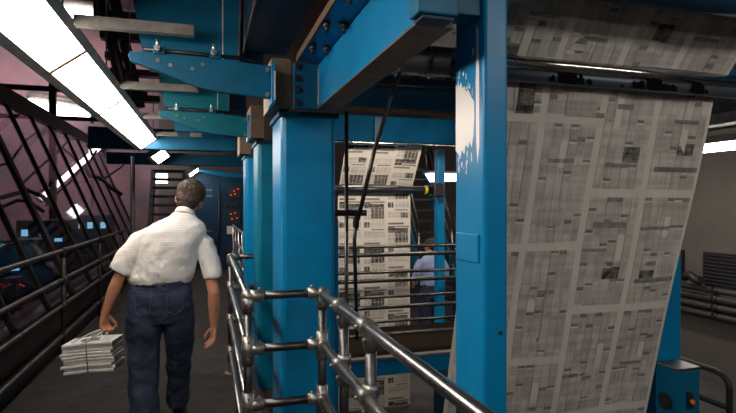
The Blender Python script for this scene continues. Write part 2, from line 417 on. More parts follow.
for h in RH:
    # corner B
    f = MB(); p = Vector((.212, 2.94, h)); f.ball(p, .036, seg=14); f.cyl(p, p+Vector((.085, 0, 0)), .033, 16); f.cyl(p, p+Vector((0, .05, 0)), .034, 16)
    f.cyl(p-up*.085, p+up*(0 if h > 1 else .075), .034, 16); screw(f, p+Vector((0, -.033, -.05)), (0, -1, 0)); screw(f, p+Vector((.06, 0, .032)), (0, 0, 1))
    if h < 1: screw(f, p+Vector((0, -.033, .045)), (0, -1, 0))
    f.build('fitting', M['fit'], nr)
    # corner C
    f = MB(); p = Vector((.622, 2.94, h)); f.ball(p, .037, seg=14); f.cyl(p, p-Vector((.085, 0, 0)), .033, 16); f.cyl(p, p-Vector((0, .07, 0)), .034, 16)
    f.cyl(p-up*.085, p+up*(0 if h > 1 else .075), .034, 16); screw(f, p+Vector((0, -.033, -.06)), (0, -1, 0)); screw(f, p+Vector((-.06, 0, .032)), (0, 0, 1))
    f.build('fitting', M['fit'], nr)
    # corner A
    f = MB(); p = Vector((.212, 5.16, h)); f.ball(p, .036, seg=12); f.cyl(p, p+Vector((.08, 0, 0)), .033, 14); f.cyl(p-up*.07, p+up*(0 if h > 1 else .06), .034, 14); f.cyl(p, p-Vector((0, .07, 0)), .034, 14)
    f.build('fitting', M['fit'], nr)
    for y in (2.53, 2.08):
        f = MB(); p = Vector((.622, y, h)); f.cyl(p-Vector((0, .035, 0)), p+Vector((0, .035, 0)), .036, 18)
        q = Vector((.645, y, h)); f.cyl(q-up*.1, q-up*.0, .034, 16)
        if h < 1: f.cyl(q, q+up*.05, .034, 16)
        screw(f, q+Vector((-.03, -.012, -.055)), (-1, -.4, 0)); screw(f, p+Vector((-.036, 0, 0)), (-1, 0, 0))
        f.build('fitting', M['fit'], nr)
# far right railing
fr = empty('guard_rail', (.6, 9.5, 0), 'distant steel pipe guard rail before the blue control cabinet', 'railing')
for h in (1.1, .81, .5, .2):
    MB().cyl((.58, 6.95, h), (.58, 12.6, h), .022, 10).build('rail', M['pipe'], fr)
for y in (7.0, 8.1, 9.2, 10.3, 11.4, 12.5):
    MB().cyl((.58, y, 0), (.58, y, 1.1), .024, 10).build('post', M['pipe'], fr)
    for h in (1.1, .81, .5, .2):
        f = MB(); sleeve(f, (.58, y, h), (0, 1, 0), .034, .1); f.build('fitting', M['fit'], fr)

# ------------------------------------------------------------------ press frame
def bolt(mb, p, axis, r=.014, l=.02):
    a = Vector(axis)
    mb.cyl(p, Vector(p)+a*l, r*1.15, 6); mb.cyl(p, Vector(p)+a*l*1.7, r*.55, 10)
P = 1.5
def column(k, label):
    y0 = 3.15+P*k
    e = empty('steel_column', (.59, y0+.2, LOW), label, 'column', 'blue press columns beside the walkway')
    MB().box(.42, .753, y0, y0+.45, LOW, Zr(.545)).build('shaft', M['blue'] if k != 1 else M['bluegreen'], e, .03)
    MB().box(.405, .77, y0-.012, y0+.465, Zr(.52), Zr(.55)).build('cap_plate', M['blue_dull'], e, .004)
    MB().box(.753, .785, y0+.06, y0+.14, LOW, Zr(-.1)).build('side_channel', M['blue'], e, .006)
    return e
column(0, 'big blue box column right behind the guard rail jog')
column(1, 'teal-blue column partly hidden behind the big blue one')
column(2, 'third blue column along the walkway, mostly hidden')
for (x, y, l) in ((.9, 8.9, 'narrow blue post beyond the columns'), (1.05, 10.6, 'farthest narrow blue post before the control cabinet')):
    tag(MB().box(x-.1, x+.03, y, y+.2, LOW, Zr(1.0)).build('steel_post', M['blue'], bevel=.01), l, 'post')

# near column
e = empty('steel_column', (.95, 1.7, LOW), 'nearest bright blue column with white worn patch, right of centre', 'column')
MB().box(.896, .989, 1.6, 1.82, LOW, Zr(1.6)).build('shaft', M['blue'], e, .012)
MB().box(.889, .897, 1.63, 1.80, Zr(-.205), Zr(-.105)).build('cover_plate', M['blue'], e, .003)
MB().cyl((.958, 1.6, Zr(-.44)), (.958, 1.594, Zr(-.44)), .006, 10).build('drill_hole', M['dark'], e)
# painted highlight: lamp reflection with patina, an irregular sheet of chips
mbw = MB(); rnd = random.Random(4)
hilite = mat('worn_primer', (.8, .74, .68), .35)
out = []
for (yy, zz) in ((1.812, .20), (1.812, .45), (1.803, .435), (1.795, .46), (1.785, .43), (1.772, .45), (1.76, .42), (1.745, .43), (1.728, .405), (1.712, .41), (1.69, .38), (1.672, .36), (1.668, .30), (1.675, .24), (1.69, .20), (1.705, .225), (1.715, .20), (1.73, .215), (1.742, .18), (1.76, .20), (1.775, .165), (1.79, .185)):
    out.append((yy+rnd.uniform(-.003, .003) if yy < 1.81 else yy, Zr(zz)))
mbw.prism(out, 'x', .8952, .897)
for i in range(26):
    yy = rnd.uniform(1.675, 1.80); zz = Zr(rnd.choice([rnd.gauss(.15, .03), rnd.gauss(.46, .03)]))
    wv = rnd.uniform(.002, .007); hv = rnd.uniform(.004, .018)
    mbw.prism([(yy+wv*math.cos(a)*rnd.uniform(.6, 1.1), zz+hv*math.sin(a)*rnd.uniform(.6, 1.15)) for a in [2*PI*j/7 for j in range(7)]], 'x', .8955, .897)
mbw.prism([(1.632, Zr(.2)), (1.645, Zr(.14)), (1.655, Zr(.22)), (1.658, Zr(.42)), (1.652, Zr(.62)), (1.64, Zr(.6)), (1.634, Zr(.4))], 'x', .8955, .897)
mbw.build('worn_patch', hilite, e)

# beams over the columns
e = empty('overhead_beam', (.67, 2.2, Zr(.547)), 'bright blue beam running overhead from the big column towards the viewer', 'beam')
MB().box(.61, .73, 1.5, 3.03, Zr(.553), Zr(.80)).build('web_plate', M['blue'], e, .006)
MB().box(.606, .735, 1.5, 3.03, Zr(.545), Zr(.553)).build('bottom_flange', M['brown'], e, .002)
MB().box(.47, .62, 2.985, 3.03, Zr(.54), Zr(.80)).build('end_plate', M['blue_dull'], e, .004)
MB().prism([(.606, Zr(.57)), (.612, Zr(.56)), (.613, Zr(.78)), (.607, Zr(.77))], 'y', 2.972, 2.985).build('weld_wear', M['chip'], e)
for z in (.775, .71, .645, .575): f = MB(); bolt(f, (.495, 2.985, Zr(z)), (0, -1, 0), .018, .018); f.build('bolt', M['bolt'], e)
MB().box(.49, .75, 1.5, 2.98, Zr(.805), Zr(.83)).build('top_flange', M['blue'], e, .003)
MB().box(.482, .49, 1.0, 2.98, Zr(.80), Zr(.838)).build('rusty_edge', M['rust'], e)
for (px, py) in ((327, 22), (313, 45), (344, 23), (327, 46), (350, -8)):
    p = at(px, py, Z=Zr(.805))
    f = MB(); bolt(f, p, (0, 0, -1), .016, .028); f.build('bolt', M['bolt'], e)
e = empty('box_girder', (.38, 2, Zr(.93)), 'dark blue box girder overhead beside the bright beam', 'beam')
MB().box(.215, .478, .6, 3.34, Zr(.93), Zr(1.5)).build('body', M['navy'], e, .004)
MB().box(.211, .219, .6, 3.34, Zr(.927), Zr(.94)).build('rusty_edge', M['rust'], e)
# cross piece to near column
e = empty('cross_bracket', (.8, 1.85, Zr(.68)), 'blue bracket block joining the bright beam to the nearest column', 'bracket')
MB().box(.582, .712, 1.42, 1.495, Zr(.553), Zr(1.0)).build('block', M['blue_dull'], e, .006)
MB().box(.70, .893, 1.62, 1.72, Zr(.64), Zr(1.0)).box(.66, .735, 1.5, 1.75, Zr(.835), Zr(1.0)).build('link_plate', M['blue_dull'], e, .004)
MB().box(.60, .70, 1.43, 1.49, Zr(.543), Zr(.552)).build('lower_lip', M['navy'], e)

# cantilever arms, spacer blocks, deck plates and channel bars, once per bay
WH = ['nearest', 'second', 'third', 'fourth']
def arm(k):
    y = (2.85, 4.58)[k]
    m = M['blue_dull'] if k != 1 else M['teal']
    e = empty('cantilever_arm', (0, y, Zr(.574)), f'{WH[k]} tapered {"teal" if k==1 else "blue"} arm reaching left over the walkway', 'bracket', 'tapered arms over the walkway')
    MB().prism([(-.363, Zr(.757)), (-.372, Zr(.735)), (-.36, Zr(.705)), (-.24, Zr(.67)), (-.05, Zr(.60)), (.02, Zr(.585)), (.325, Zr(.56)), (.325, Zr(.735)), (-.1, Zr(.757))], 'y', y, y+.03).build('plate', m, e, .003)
    MB().box(.325, .345, y-.03, y+.12, Zr(.53), Zr(.75)).build('end_flange', M['blue'], e, .003)
    MB().box(.338, .3465, y-.034, y-.028, Zr(.55), Zr(.70)).build('worn_edge', M['chip'], e)
    for z in (.58, .71): f = MB(); bolt(f, (.31, y, Zr(z)), (0, -1, 0), .012, .014); f.build('bolt', M['galv'], e)
    for (x, z) in ((-.235, .72), (-.175, .70), (-.07, .69), (-.02, .715)): MB().cyl((x, y, Zr(z)), (x, y-.006, Zr(z)), .010, 10).build('rivet', M['galv'], e)
    MB().cyl((-.3, y+.015, Zr(.775)), (.26, y+.015, Zr(.765)), .011, 8).build('tie_rod', M['bolt'], e)
    for x in (-.235, .035):
        MB().box(x-.02, x+.035, y-.012, y+.03, Zr(.75), Zr(.795)).build('clamp', m, e, .003)
        f = MB(); bolt(f, (x, y-.012, Zr(.775)), (0, -1, 0), .014, .02); f.cyl((x, y, Zr(.79)), (x, y, Zr(.825)), .008, 8); f.build('clamp_bolt', M['boltb'], e)
    return e
def deck(k):
    y = 3.16+P*k
    m = M['blue_dull'] if k != 1 else M['teal']
    e = empty('deck_frame', (0, y, Zr(.76)), f'{WH[k]} {"teal" if k==1 else "blue"} plate frame above the arms over the walkway', 'frame', 'plate frames above the arms')
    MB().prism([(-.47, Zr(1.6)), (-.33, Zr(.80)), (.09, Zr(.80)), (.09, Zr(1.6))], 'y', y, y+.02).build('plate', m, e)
    MB().prism([(-.39, Zr(1.0)), (-.31, Zr(.76)), (-.18, Zr(.76)), (-.18, Zr(1.0))], 'y', y+.12, y+.14).build('rear_plate', M['navy'], e)
    MB().box(.09, .185, y-.03, y+.05, Zr(.78), Zr(1.6)).build('stiffener', m, e, .003)
    MB().box(.084, .09, y-.032, y-.02, Zr(.78), Zr(1.6)).build('weld_seam', M['chip'], e)
    MB().prism([(.185, Zr(1.3)), (.17, Zr(.8)), (.178, Zr(.8)), (.195, Zr(1.3))], 'y', y-.036, y-.028).build('rusty_seam', M['rust'], e)
    MB().box(.185, .34, y+.2, y+.22, Zr(.76), Zr(1.6)).build('recess_plate', M['navy'], e)
    if k < 3: MB().box(-.3, .4, y+.25, y+1.3, Zr(1.12), Zr(1.15)).build('roof_plate', m, e)
    f = MB(); bolt(f, (.24, y+.2, Zr(.81)), (0, -1, 0), .014, .018); f.build('bolt', M['galv'], e)
    return e
def block(k):
    y = 3.0+P*k
    e = empty('spacer_block', (.41, y+.2, Zr(.545)), f'{WH[k]} brown spacer block on top of its blue column', 'block', 'brown blocks over the columns')
    MB().box(.352, .466, y+.03, y+.43, Zr(.556), Zr(.83)).build('core', M['brown'], e, .004)
    MB().box(.346, .352, y+.05, y+.43, Zr(.556), Zr(.82)).build('side_shim', M['tan'], e)  # thin paler sheet paints the lit left side of the block
    return e
def bar(k, lab):
    y = 2.98+P*k
    e = empty('channel_bar', (-.35, y, Zr(.90)), lab, 'bar', 'grey channel bars beside the long light')
    mb = MB(); mb.box(-.64, -.07, y, y+.05, Zr(.90), Zr(.905)).box(-.64, -.07, y, y+.006, Zr(.905), Zr(.955)).box(-.64, -.07, y+.044, y+.05, Zr(.905), Zr(.955))
    mb.build('channel', M['galv'], e)
    MB().box(-.072, -.066, y, y+.05, Zr(.90), Zr(.955)).build('end_plate', M['galv'], e)
    return e
for k in range(2): arm(k)
for k in range(3): deck(k)
for k in range(3): block(k)
bar(0, 'nearest grey channel bar, at the top left'); bar(1, 'second grey channel bar, under the nearest one in view')
bar(2, 'third grey channel bar, in the middle of the row'); bar(3, 'fourth grey channel bar, above the far crossbeam'); bar(4, 'farthest grey channel bar of the row')

# far crossbeams
tag(MB().box(-1.55, .42, 8.0, 8.2, Zr(.77), Zr(1.06)).build('crossbeam', M['blue_dull'], bevel=.01), 'blue crossbeam spanning the walkway past the long light', 'beam')
e = empty('crossbeam', (-.5, 11.5, Zr(.83)), 'second lower crossbeam further down the walkway', 'beam')
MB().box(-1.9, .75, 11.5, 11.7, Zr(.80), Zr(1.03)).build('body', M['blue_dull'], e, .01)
MB().cyl((-1.0, 11.44, Zr(1.03)), (.7, 11.44, Zr(1.03)), .025, 8).build('conduit', M['galv'], e)
tag(MB().prism([(-.35, Zr(.78)), (.35, Zr(.62)), (.9, Zr(.60)), (.9, Zr(.68)), (.3, Zr(.74))], 'y', 12.5, 12.6).build('canopy_plate', M['blue']), 'curved blue plate over the control cabinet', 'plate')

# ------------------------------------------------------------------ long light fixture (tilted)
xl, zl, xr, zr = -.876, .77, -.69, .91
def fixture(name, y0, y1, npan, label, dx=0, dz=0):
    e = empty(name, ((xl+xr)/2+dx, (y0+y1)/2, Zr(zl+dz)), label, 'light', 'tilted ceiling lights over the walkway')
    a = Vector((xl+dx, 0, Zr(zl+dz))); b = Vector((xr+dx, 0, Zr(zr+dz)))
    d = (b-a).normalized(); n = Vector((d.z, 0, -d.x))      # n: down-right, out of the fixture
    def rect(u0, u1, v0, v1):
        return [tuple((a+d*u+n*v)[i] for i in (0, 2)) for u, v in ((u0, v0), (u1, v0), (u1, v1), (u0, v1))]
    L = (b-a).length
    MB().prism(rect(-.03, L+.03, -.09, -.012), 'y', y0-.02, y1+.02).build('housing', M['galv'], e, .003)
    MB().prism(rect(-.05, 0, -.02, .012), 'y', y0-.02, y1+.02).build('frame_edge', M['frame_paint'], e)
    MB().prism(rect(L, L+.05, -.02, .012), 'y', y0-.02, y1+.02).build('frame_edge', M['frame_paint'], e)
    st = (y1-y0)/npan
    for i in range(npan):
        MB().prism(rect(.002, L-.002, -.011, .002), 'y', y0+i*st+.008, y0+(i+1)*st-.008).build('diffuser', M['diffuser'], e)
        MB().cyl((a.x+.02, y0+i*st+.2, a.z+.1), (a.x+.02, y0+i*st+.2, 7.0), .006, 6).build('hanger_rod', M['galv'], e)
    for i in range(npan+1):
        MB().prism(rect(0, L, -.011, .009), 'y', y0+i*st-.018, y0+i*st+.018).build('divider', M['rust'], e)
    return e
fixture('ceiling_light', -1.0, 8.0, 6, 'long tilted fluorescent light running over the left of the walkway')
fixture('ceiling_light', 9.3, 10.8, 1, 'small tilted light panel just past the end of the long light')
fixture('ceiling_light', 12.1, 13.3, 1, 'farthest small tilted light near the control cabinet', dx=.5, dz=-.12)

# ------------------------------------------------------------------ staircase at the far end
def stair(root, x0, x1, y0, z0, n, rise, run, mt, ms, rails=None, dirn=1, th=.035, sw=.04):
    for i in range(n):
        y = y0+dirn*run*i; z = z0+rise*(i+1)
        MB().box(x0, x1, min(y, y+dirn*.24), max(y, y+dirn*.24), z-th, z).build('tread', mt, root)
    for x in (x0-.04, x1):
        ya, yb = y0, y0+dirn*run*n
        MB().prism([(ya-dirn*.1, z0), (ya+dirn*.2, z0), (yb+dirn*.2, z0+rise*n), (yb-dirn*.1, z0+rise*n)], 'x', x, x+sw).build('stringer', ms, root)
    if rails:
        for x in (x0-.02, x1+.02):
            for h in rails:
                MB().cyl((x, y0, z0+h), (x, y0+dirn*run*n, z0+h+rise*n), .022, 10).build('handrail', M['pipe_dark'], root)
            for i in (0, n//2, n-1):
                MB().cyl((x, y0+dirn*run*(i+.5), z0+rise*(i+.5)), (x, y0+dirn*run*(i+.5), z0+rise*(i+.5)+rails[0]), .02, 10).build('rail_post', M['pipe'], root)
e = empty('staircase', (-.8, 11.9, 0), 'black steel staircase rising behind the walking person', 'stairs')
stair(e, -1.2, -.55, 11.75, 0, 12, .2, .13, M['blackpaint'], M['blackpaint'], th=.06, sw=.09)
tag(MB().box(-1.33, -1.03, 15.4, 15.5, Zr(.57), Zr(.82)).build('wall_lamp', M['diffuser_cool']), 'bright lamp seen between the black stair treads', 'light')  # glowing box added for a light reflection behind the treads

# ------------------------------------------------------------------ control cabinet at the end of the walkway
cy = 13.5
e = empty('control_cabinet', (.35, cy, 0), 'tall blue control cabinet at the end of the walkway', 'cabinet')
MB().box(-.3, 1.2, cy, cy+.6, 0, Zr(.78)).build('body', M['navy'], e, .01)
for (x0, x1) in ((-.27, .3), (.32, .95)):
    MB().box(x0, x1, cy-.02, cy, .08, Zr(.62)).build('door', M['navy'], e, .006)
for y in (190, 196, 231):
    p = at(208, y, Y=cy-.025); MB().box(p.x-.1, p.x+.1, cy-.03, cy-.02, p.z-.01, p.z+.012).build('label_strip', M['galv'], e)
def panel(x0, x1, y0, y1, leds, nm='display_panel', m='dark'):
    a, b = at(x0, y0, Y=cy-.05), at(x1, y1, Y=cy-.05)
    f = MB().box(a.x, b.x, cy-.06, cy-.02, b.z, a.z).build(nm, M[m], e, .004)
    for (lx, ly) in leds:
        q = at(lx, ly, Y=cy-.065)
        MB().box(q.x-.011, q.x+.011, cy-.07, cy-.06, q.z-.012, q.z+.012).build('indicator', M['red'], f)
    return f
panel(229, 241, 186, 198, [(234, 191), (235, 194), (231, 195), (238, 189)])
panel(228, 240, 210, 224, [(231, 214), (235, 213), (232, 219), (237, 218)])
panel(227, 236, 226, 234, [], 'notice_plate', 'whitepl')
panel(226, 236, 250, 260, [], 'junction_box', 'dark')
for x in (226, 231, 236):
    q = at(x, 204, Y=cy-.02); MB().cyl(q, q+Vector((0, -.06, 0)), .05, 12).build('knob', M['dark'], e)
MB().tube([at(219, 190, Y=cy-.08), at(219, 230, Y=cy-.08), at(217, 248, Y=cy-.08), at(212, 256, Y=cy-.08)], .02, 8).build('conduit', M['dark'], e)

# ------------------------------------------------------------------ newsprint webs
def layout(w, h, rnd, style):
    """blocks of one newspaper page: (kind, x0, x1, y0, y1), y downward"""
    out = []
    mgn = .012
    n = 6
    cw = (w-2*mgn)/n
    if style == 0:                                       # dense small ads
        rules = rnd.choice([(3,), (), (2, 4), (3,)])
        for c in range(n):
            x0 = mgn+c*cw+.0024; x1 = mgn+(c+1)*cw-.0024
            y = mgn
            while y < h-mgn-.01:
                hh = min(rnd.uniform(.05, .16), h-mgn-y)
                if rnd.random() < .34 and hh > .04:
                    out.append(('head', x0, x1, y, y+rnd.uniform(.012, .024)))
                    out.append(('text2', x0, x1, y+.024, y+hh-.0012))
                else:
                    out.append((rnd.choice(['text', 'text', 'text2']), x0, x1, y, y+hh-.0012))
                y += hh
            if c in rules: out.append(('rule', x0-.0022, x0-.0008, mgn, h-mgn))
        if rnd.random() < .5:
            c = rnd.randrange(0, 4); y = rnd.uniform(.1, .45)
            out.append(('over_'+rnd.choice(['photo', 'text2']), mgn+c*cw, mgn+(c+2)*cw, y, y+rnd.uniform(.05, .09)))
        c = rnd.randrange(0, 3); y = rnd.uniform(.15, .5)
        out.append(('over_head', mgn+c*cw, mgn+(c+3)*cw, y, y+.02))
        c = rnd.randrange(0, 5); y = rnd.uniform(.05, .3); out.append(('over_paper', mgn+c*cw+.004, mgn+(c+1)*cw-.004, y, y+rnd.uniform(.08, .2)))
        c = rnd.randrange(0, 4); y = rnd.uniform(.2, .5); out.append(('over_text', mgn+c*cw, mgn+(c+2)*cw, y, y+rnd.uniform(.06, .12))); out.append(('over_head', mgn+(c+.6)*cw, mgn+(c+2)*cw, y+.03, y+.055))
    else:                                                # front-page style with pictures
        out.append(('head', mgn, w*.72, .03, .055))
        out.append(('photo', mgn, mgn+cw*1.9, .075, .16)); out.append(('text', mgn, mgn+cw*1.9, .17, .30))
        out.append(('head', mgn+2.1*cw, w-mgn, .07, .088))
        out.append(('photo', mgn+1.9*cw, mgn+5.7*cw, .10, .29)); out.append(('text', mgn+2.1*cw, w-mgn, .30, .40))
        out.append(('photo', mgn, mgn+1.6*cw, .33, .40)); out.append(('head', mgn+2.1*cw, w*.9, .42, .436))
        out.append(('text', mgn, w-mgn, .45, h-mgn))
        if rnd.random() < .5: out.append(('over_photo', w*.6, w*.9, .46, .53))
        for c in range(1, n): out.append(('over_paper', mgn+c*cw-.002, mgn+c*cw+.002, .17, h-mgn))
    return out

def web(name, x0, x1, npg, surf, v0, v1, nv, label, seed, phase, style, pitch=.61, extra=()):
    """surf(u, v) -> (y, z); u runs along X. One sheet: paper plus its printed blocks in one mesh."""
    rnd = random.Random(seed)
    bm = bmesh.new(); uvl = bm.loops.layers.uv.new('UVMap')
    names = ['paper', 'text', 'text2', 'head', 'photo', 'rule']
    def P3(u, v, off):
        y, z = surf(v); y2, z2 = surf(v+.001)
        t = Vector((0, y2-y, z2-z)).normalized(); n = Vector((1, 0, 0)).cross(t)
        if n.y > 0: n = -n
        wob = .006*math.sin(u*5+v*3.1)+.004*math.sin(u*11-v*4)
        return Vector((u, y, z))+n*(off+wob)
    def quad(u0, u1, va, vb, off, mi, div=.12):
        nd = max(1, int((vb-va)/div+.999)); nu = max(1, int((u1-u0)/.12+.999))
        g = [[bm.verts.new(P3(u0+(u1-u0)*i/nu, va+(vb-va)*j/nd, off)) for i in range(nu+1)] for j in range(nd+1)]
        for j in range(nd):
            for i in range(nu):
                f = bm.faces.new((g[j][i], g[j][i+1], g[j+1][i+1], g[j+1][i])); f.material_index = mi; f.smooth = True
                for l, (a, b) in zip(f.loops, ((i, j), (i+1, j), (i+1, j+1), (i, j+1))):
                    l[uvl].uv = (u0+(u1-u0)*a/nu, va+(vb-va)*b/nd)
    quad(x0, x1, v0, v1, 0, 0, .03)
    pw = (x1-x0)/npg
    for (kd, a, b, c, d) in extra: quad(a, b, c, d, .0034, names.index(kd))
    for i in range(npg):
        ph = phase[0] if i < npg/2 else phase[1]
        k = math.floor((v0-ph)/pitch)
        while ph+k*pitch < v1:
            top = ph+k*pitch+.012; k += 1
            lay = layout(pw-.014, pitch-.02, rnd, style)
            for (kd, a, b, c, d) in lay:
                ov = kd.startswith('over_'); kd = kd.replace('over_', '')
                va, vb = max(v0+.002, top+c), min(v1-.002, top+d)
                if vb-va < .004: continue
                ua, ub = x0+i*pw+.007+a, x0+i*pw+.007+b
                quad(ua, ub, va, vb, .0016 if not ov else .0026, names.index(kd))
    me = bpy.data.meshes.new(name); bm.to_mesh(me); bm.free()
    for n in names: me.materials.append(M[n])
    o = bpy.data.objects.new(name, me); C.objects.link(o)
    return tag(o, label, 'newsprint')

RZ = Zr(.606)
def surf_low(v): return (2.10+.235*v, RZ-.02-v*.97)
web('newsprint_web', 1.17, 2.51, 4, surf_low, 0, 1.98, 0, 'near newsprint sheet running down from the shiny roller at right', 3, (.185, .545), 0, .64, extra=[('photo', 1.355, 1.445, .035, .17), ('head', 2.22, 2.49, .405, .43), ('head', 2.22, 2.49, 1.02, 1.045), ('text2', 1.63, 1.80, .06, .17), ('head', 1.78, 1.85, .15, .17), ('head', 1.92, 2.02, .10, .125), ('text2', 1.56, 1.70, .62, .72), ('head', 1.90, 2.10, .70, .73)])
def surf_up(v): return (2.03-.573*v, RZ+.045+.819*v)
web('newsprint_web', 1.17, 2.51, 4, surf_up, 0, .95, 0, 'near newsprint sheet slanting overhead above the shiny roller', 8, (.42, .5), 0)
# rollers of the near web
e = empty('guide_roller', (1.85, 2.05, RZ), 'shiny steel guide roller across the top of the near newsprint', 'roller')
MB().cyl((1.0, 2.035, RZ+.012), (2.62, 2.035, RZ+.012), .032, 24).build('upper_roll', M['chrome'], e)
MB().cyl((1.0, 2.06, RZ-.03), (2.75, 2.06, RZ-.03), .034, 24).build('lower_roll', M['roller_slate'], e)
MB().cyl((2.62, 2.035, RZ+.012), (2.74, 2.035, RZ+.012), .024, 16).build('journal', M['chrome'], e)
rnd = random.Random(5)
M['ink'] = mat('caked_ink', (.004, .004, .004), .95, spec=.05)
for (c, wdt, n) in ((571, 34, 34), (655, 40, 34), (700, 14, 14)):
    ink = MB()
    for i in range(n):
        px = rnd.gauss(c, wdt/4); p = at(px, 85, Y=2.01)
        h = rnd.uniform(.015, .05)*math.exp(-((px-c)/(wdt/2.0))**2)+.008
        ink.ball(Vector((p.x, 2.020, RZ-.062+h*.6)), .009, .004, h*.7, seg=6)
    ink.build('ink_buildup', M['ink'], e)
tag(MB().cyl((1.0, 1.72, Zr(.875)), (2.9, 1.72, Zr(.875)), .075, 24).build('guide_roller', M['navy']), 'dark roller along the upper right edge of the view', 'roller')

# second unit's web
Y2 = 6.36
def surf2_low(v): return (Y2+.03, Zr(.165)-v)
web('newsprint_web', 1.55, 2.51, 3, surf2_low, 0, 2.75, 0, 'distant newsprint sheet hanging down behind the black rails', 11, (.05, -.2), 1, .56)
def surf2_up(v): return (Y2-.02-.56*v, Zr(.19)+.828*v)
web('newsprint_web', 1.55, 2.51, 3, surf2_up, 0, .62, 0, 'distant newsprint sheet slanting up from the dark roller with yellow collar', 12, (-.1, -.3), 1, .56)
e = empty('guide_roller', (2.1, Y2, Zr(.17)), 'dark guide roller with a yellow collar under the distant newsprint', 'roller')
MB().cyl((1.2, Y2-.03, Zr(.18)), (2.78, Y2-.03, Zr(.18)), .05, 20).build('roll', M['roller_dark'], e)
MB().cyl((1.2, Y2-.06, Zr(.215)), (2.3, Y2-.06, Zr(.215)), .02, 12).build('steel_rod', M['pipe'], e)
MB().cyl((2.68, Y2-.03, Zr(.18)), (2.72, Y2-.03, Zr(.18)), .056, 20).build('collar', M['yellow'], e)
MB().box(2.78, 2.93, Y2-.12, Y2+.06, Zr(.09), Zr(.27)).build('bearing', M['bolt'], e, .02)
# overhead web seen over the dark roller
def surf3(v): return (4.3-.5*v, Zr(1.12)+.85*v)
web('newsprint_web', 1.35, 2.5, 3, surf3, 0, 1.2, 0, 'grey newsprint high up between the bright beam and the nearest column', 15, (.1, .1), 0)
e = empty('ink_roller', (1.7, 3.5, Zr(.95)), 'thick black roller under the bright overhead beam', 'roller')
MB().cyl((1.25, 3.4, Zr(1.0)), (2.6, 3.4, Zr(1.0)), .095, 24).build('roll', M['dark'], e)
MB().cyl((1.15, 3.4, Zr(1.0)), (1.25, 3.4, Zr(1.0)), .07, 20).build('collar', M['roller_dark'], e); MB().cyl((1.42, 3.4, Zr(1.0)), (1.46, 3.4, Zr(1.0)), .105, 24).build('collar', M['roller_dark'], e)

# cross structure between the frames
e = empty('cross_girder', (2, 4.6, Zr(.85)), 'wide dark blue girder crossing behind the diagonal rod', 'beam')
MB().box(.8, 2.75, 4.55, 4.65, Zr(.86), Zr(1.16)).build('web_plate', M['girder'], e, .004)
MB().box(.8, 2.75, 4.5, 4.62, Zr(.835), Zr(.86)).build('bottom_strip', M['rust'], e)
MB().cyl((.8, 4.5, Zr(1.07)), (2.75, 4.5, Zr(1.07)), .018, 10).build('conduit', M['pipe_dark'], e)
MB().cyl((.8, 4.45, Zr(1.17)), (2.75, 4.45, Zr(1.17)), .02, 10).build('conduit', M['pipe'], e)
rnd = random.Random(2)
for i in range(9):
    x = 1.45+i*.16
    MB().box(x, x+rnd.uniform(.03, .08), 4.42, 4.48, Zr(1.14), Zr(1.14+rnd.uniform(.03, .09))).build('clip', M['boltb'] if i % 2 else M['bolt'], e)
e = empty('cross_girder', (2, 5.75, Zr(.68)), 'lower blue girder just above the distant newsprint', 'beam')
MB().box(.8, 3.4, 5.85, 5.95, Zr(.72), Zr(1.02)).build('web_plate', M['girder_matte'], e, .004)
MB().box(1.85, 1.93, 5.82, 5.85, Zr(.74), Zr(1.0)).build('stiffener', M['navy'], e)
MB().cyl((.9, 5.8, Zr(.70)), (2.9, 5.8, Zr(.70)), .022, 14).build('edge_rod', M['chrome'], e)

# press side frame at far side of walkway unit and blue post
tag(MB().box(2.92, 3.02, Y2+.07, Y2+.2, LOW, Zr(.72)).build('steel_post', M['blue'], bevel=.01), 'blue post right of the distant newsprint', 'post')
tag(MB().box(2.6, 2.95, 2.7, 3.1, LOW, Zr(.55)).build('steel_column', M['blue'], bevel=.012), 'blue column behind the right edge of the near newsprint', 'column')
e = empty('side_beam', (2.9, 3.2, Zr(.55)), 'blue beam above the right end of the shiny roller', 'beam')
MB().box(2.78, 2.98, 1.95, 5.6, Zr(.62), Zr(1.25)).build('web_plate', M['blue'], e, .01)
MB().box(2.76, 3.0, 1.95, 5.6, Zr(.555), Zr(.62)).build('bottom_flange', M['navy'], e)
# button box
e = empty('button_box', (2.75, 2.55, LOW), 'blue pedestal box with an orange button at the lower right', 'control box')
MB().box(2.66, 2.83, 2.46, 2.62, LOW, Zr(-.99)).build('body', M['blue_dull'], e, .006)
MB().box(2.655, 2.835, 2.455, 2.625, Zr(-.99), Zr(-.975)).build('top_plate', M['pipe_dark'], e, .004)
b0 = at(690, 401, Y=2.46)
f = MB().box(b0.x-.022, b0.x+.022, 2.448, 2.46, b0.z-.045, b0.z+.045).build('switch_plate', M['dark'], e, .003)
MB().cyl(b0+Vector((0, -.012, .0)), b0+Vector((0, -.028, 0)), .014, 12).build('button', M['orange'], f)
b1 = at(666, 401, X=2.66); MB().cyl(b1, b1+Vector((-.012, 0, 0)), .05, 18).build('round_cover', M['dark'], e)
b2 = at(688, 393, Y=2.46); MB().cyl(b2, b2+Vector((0, -.012, 0)), .012, 10).build('knob', M['dark'], e)

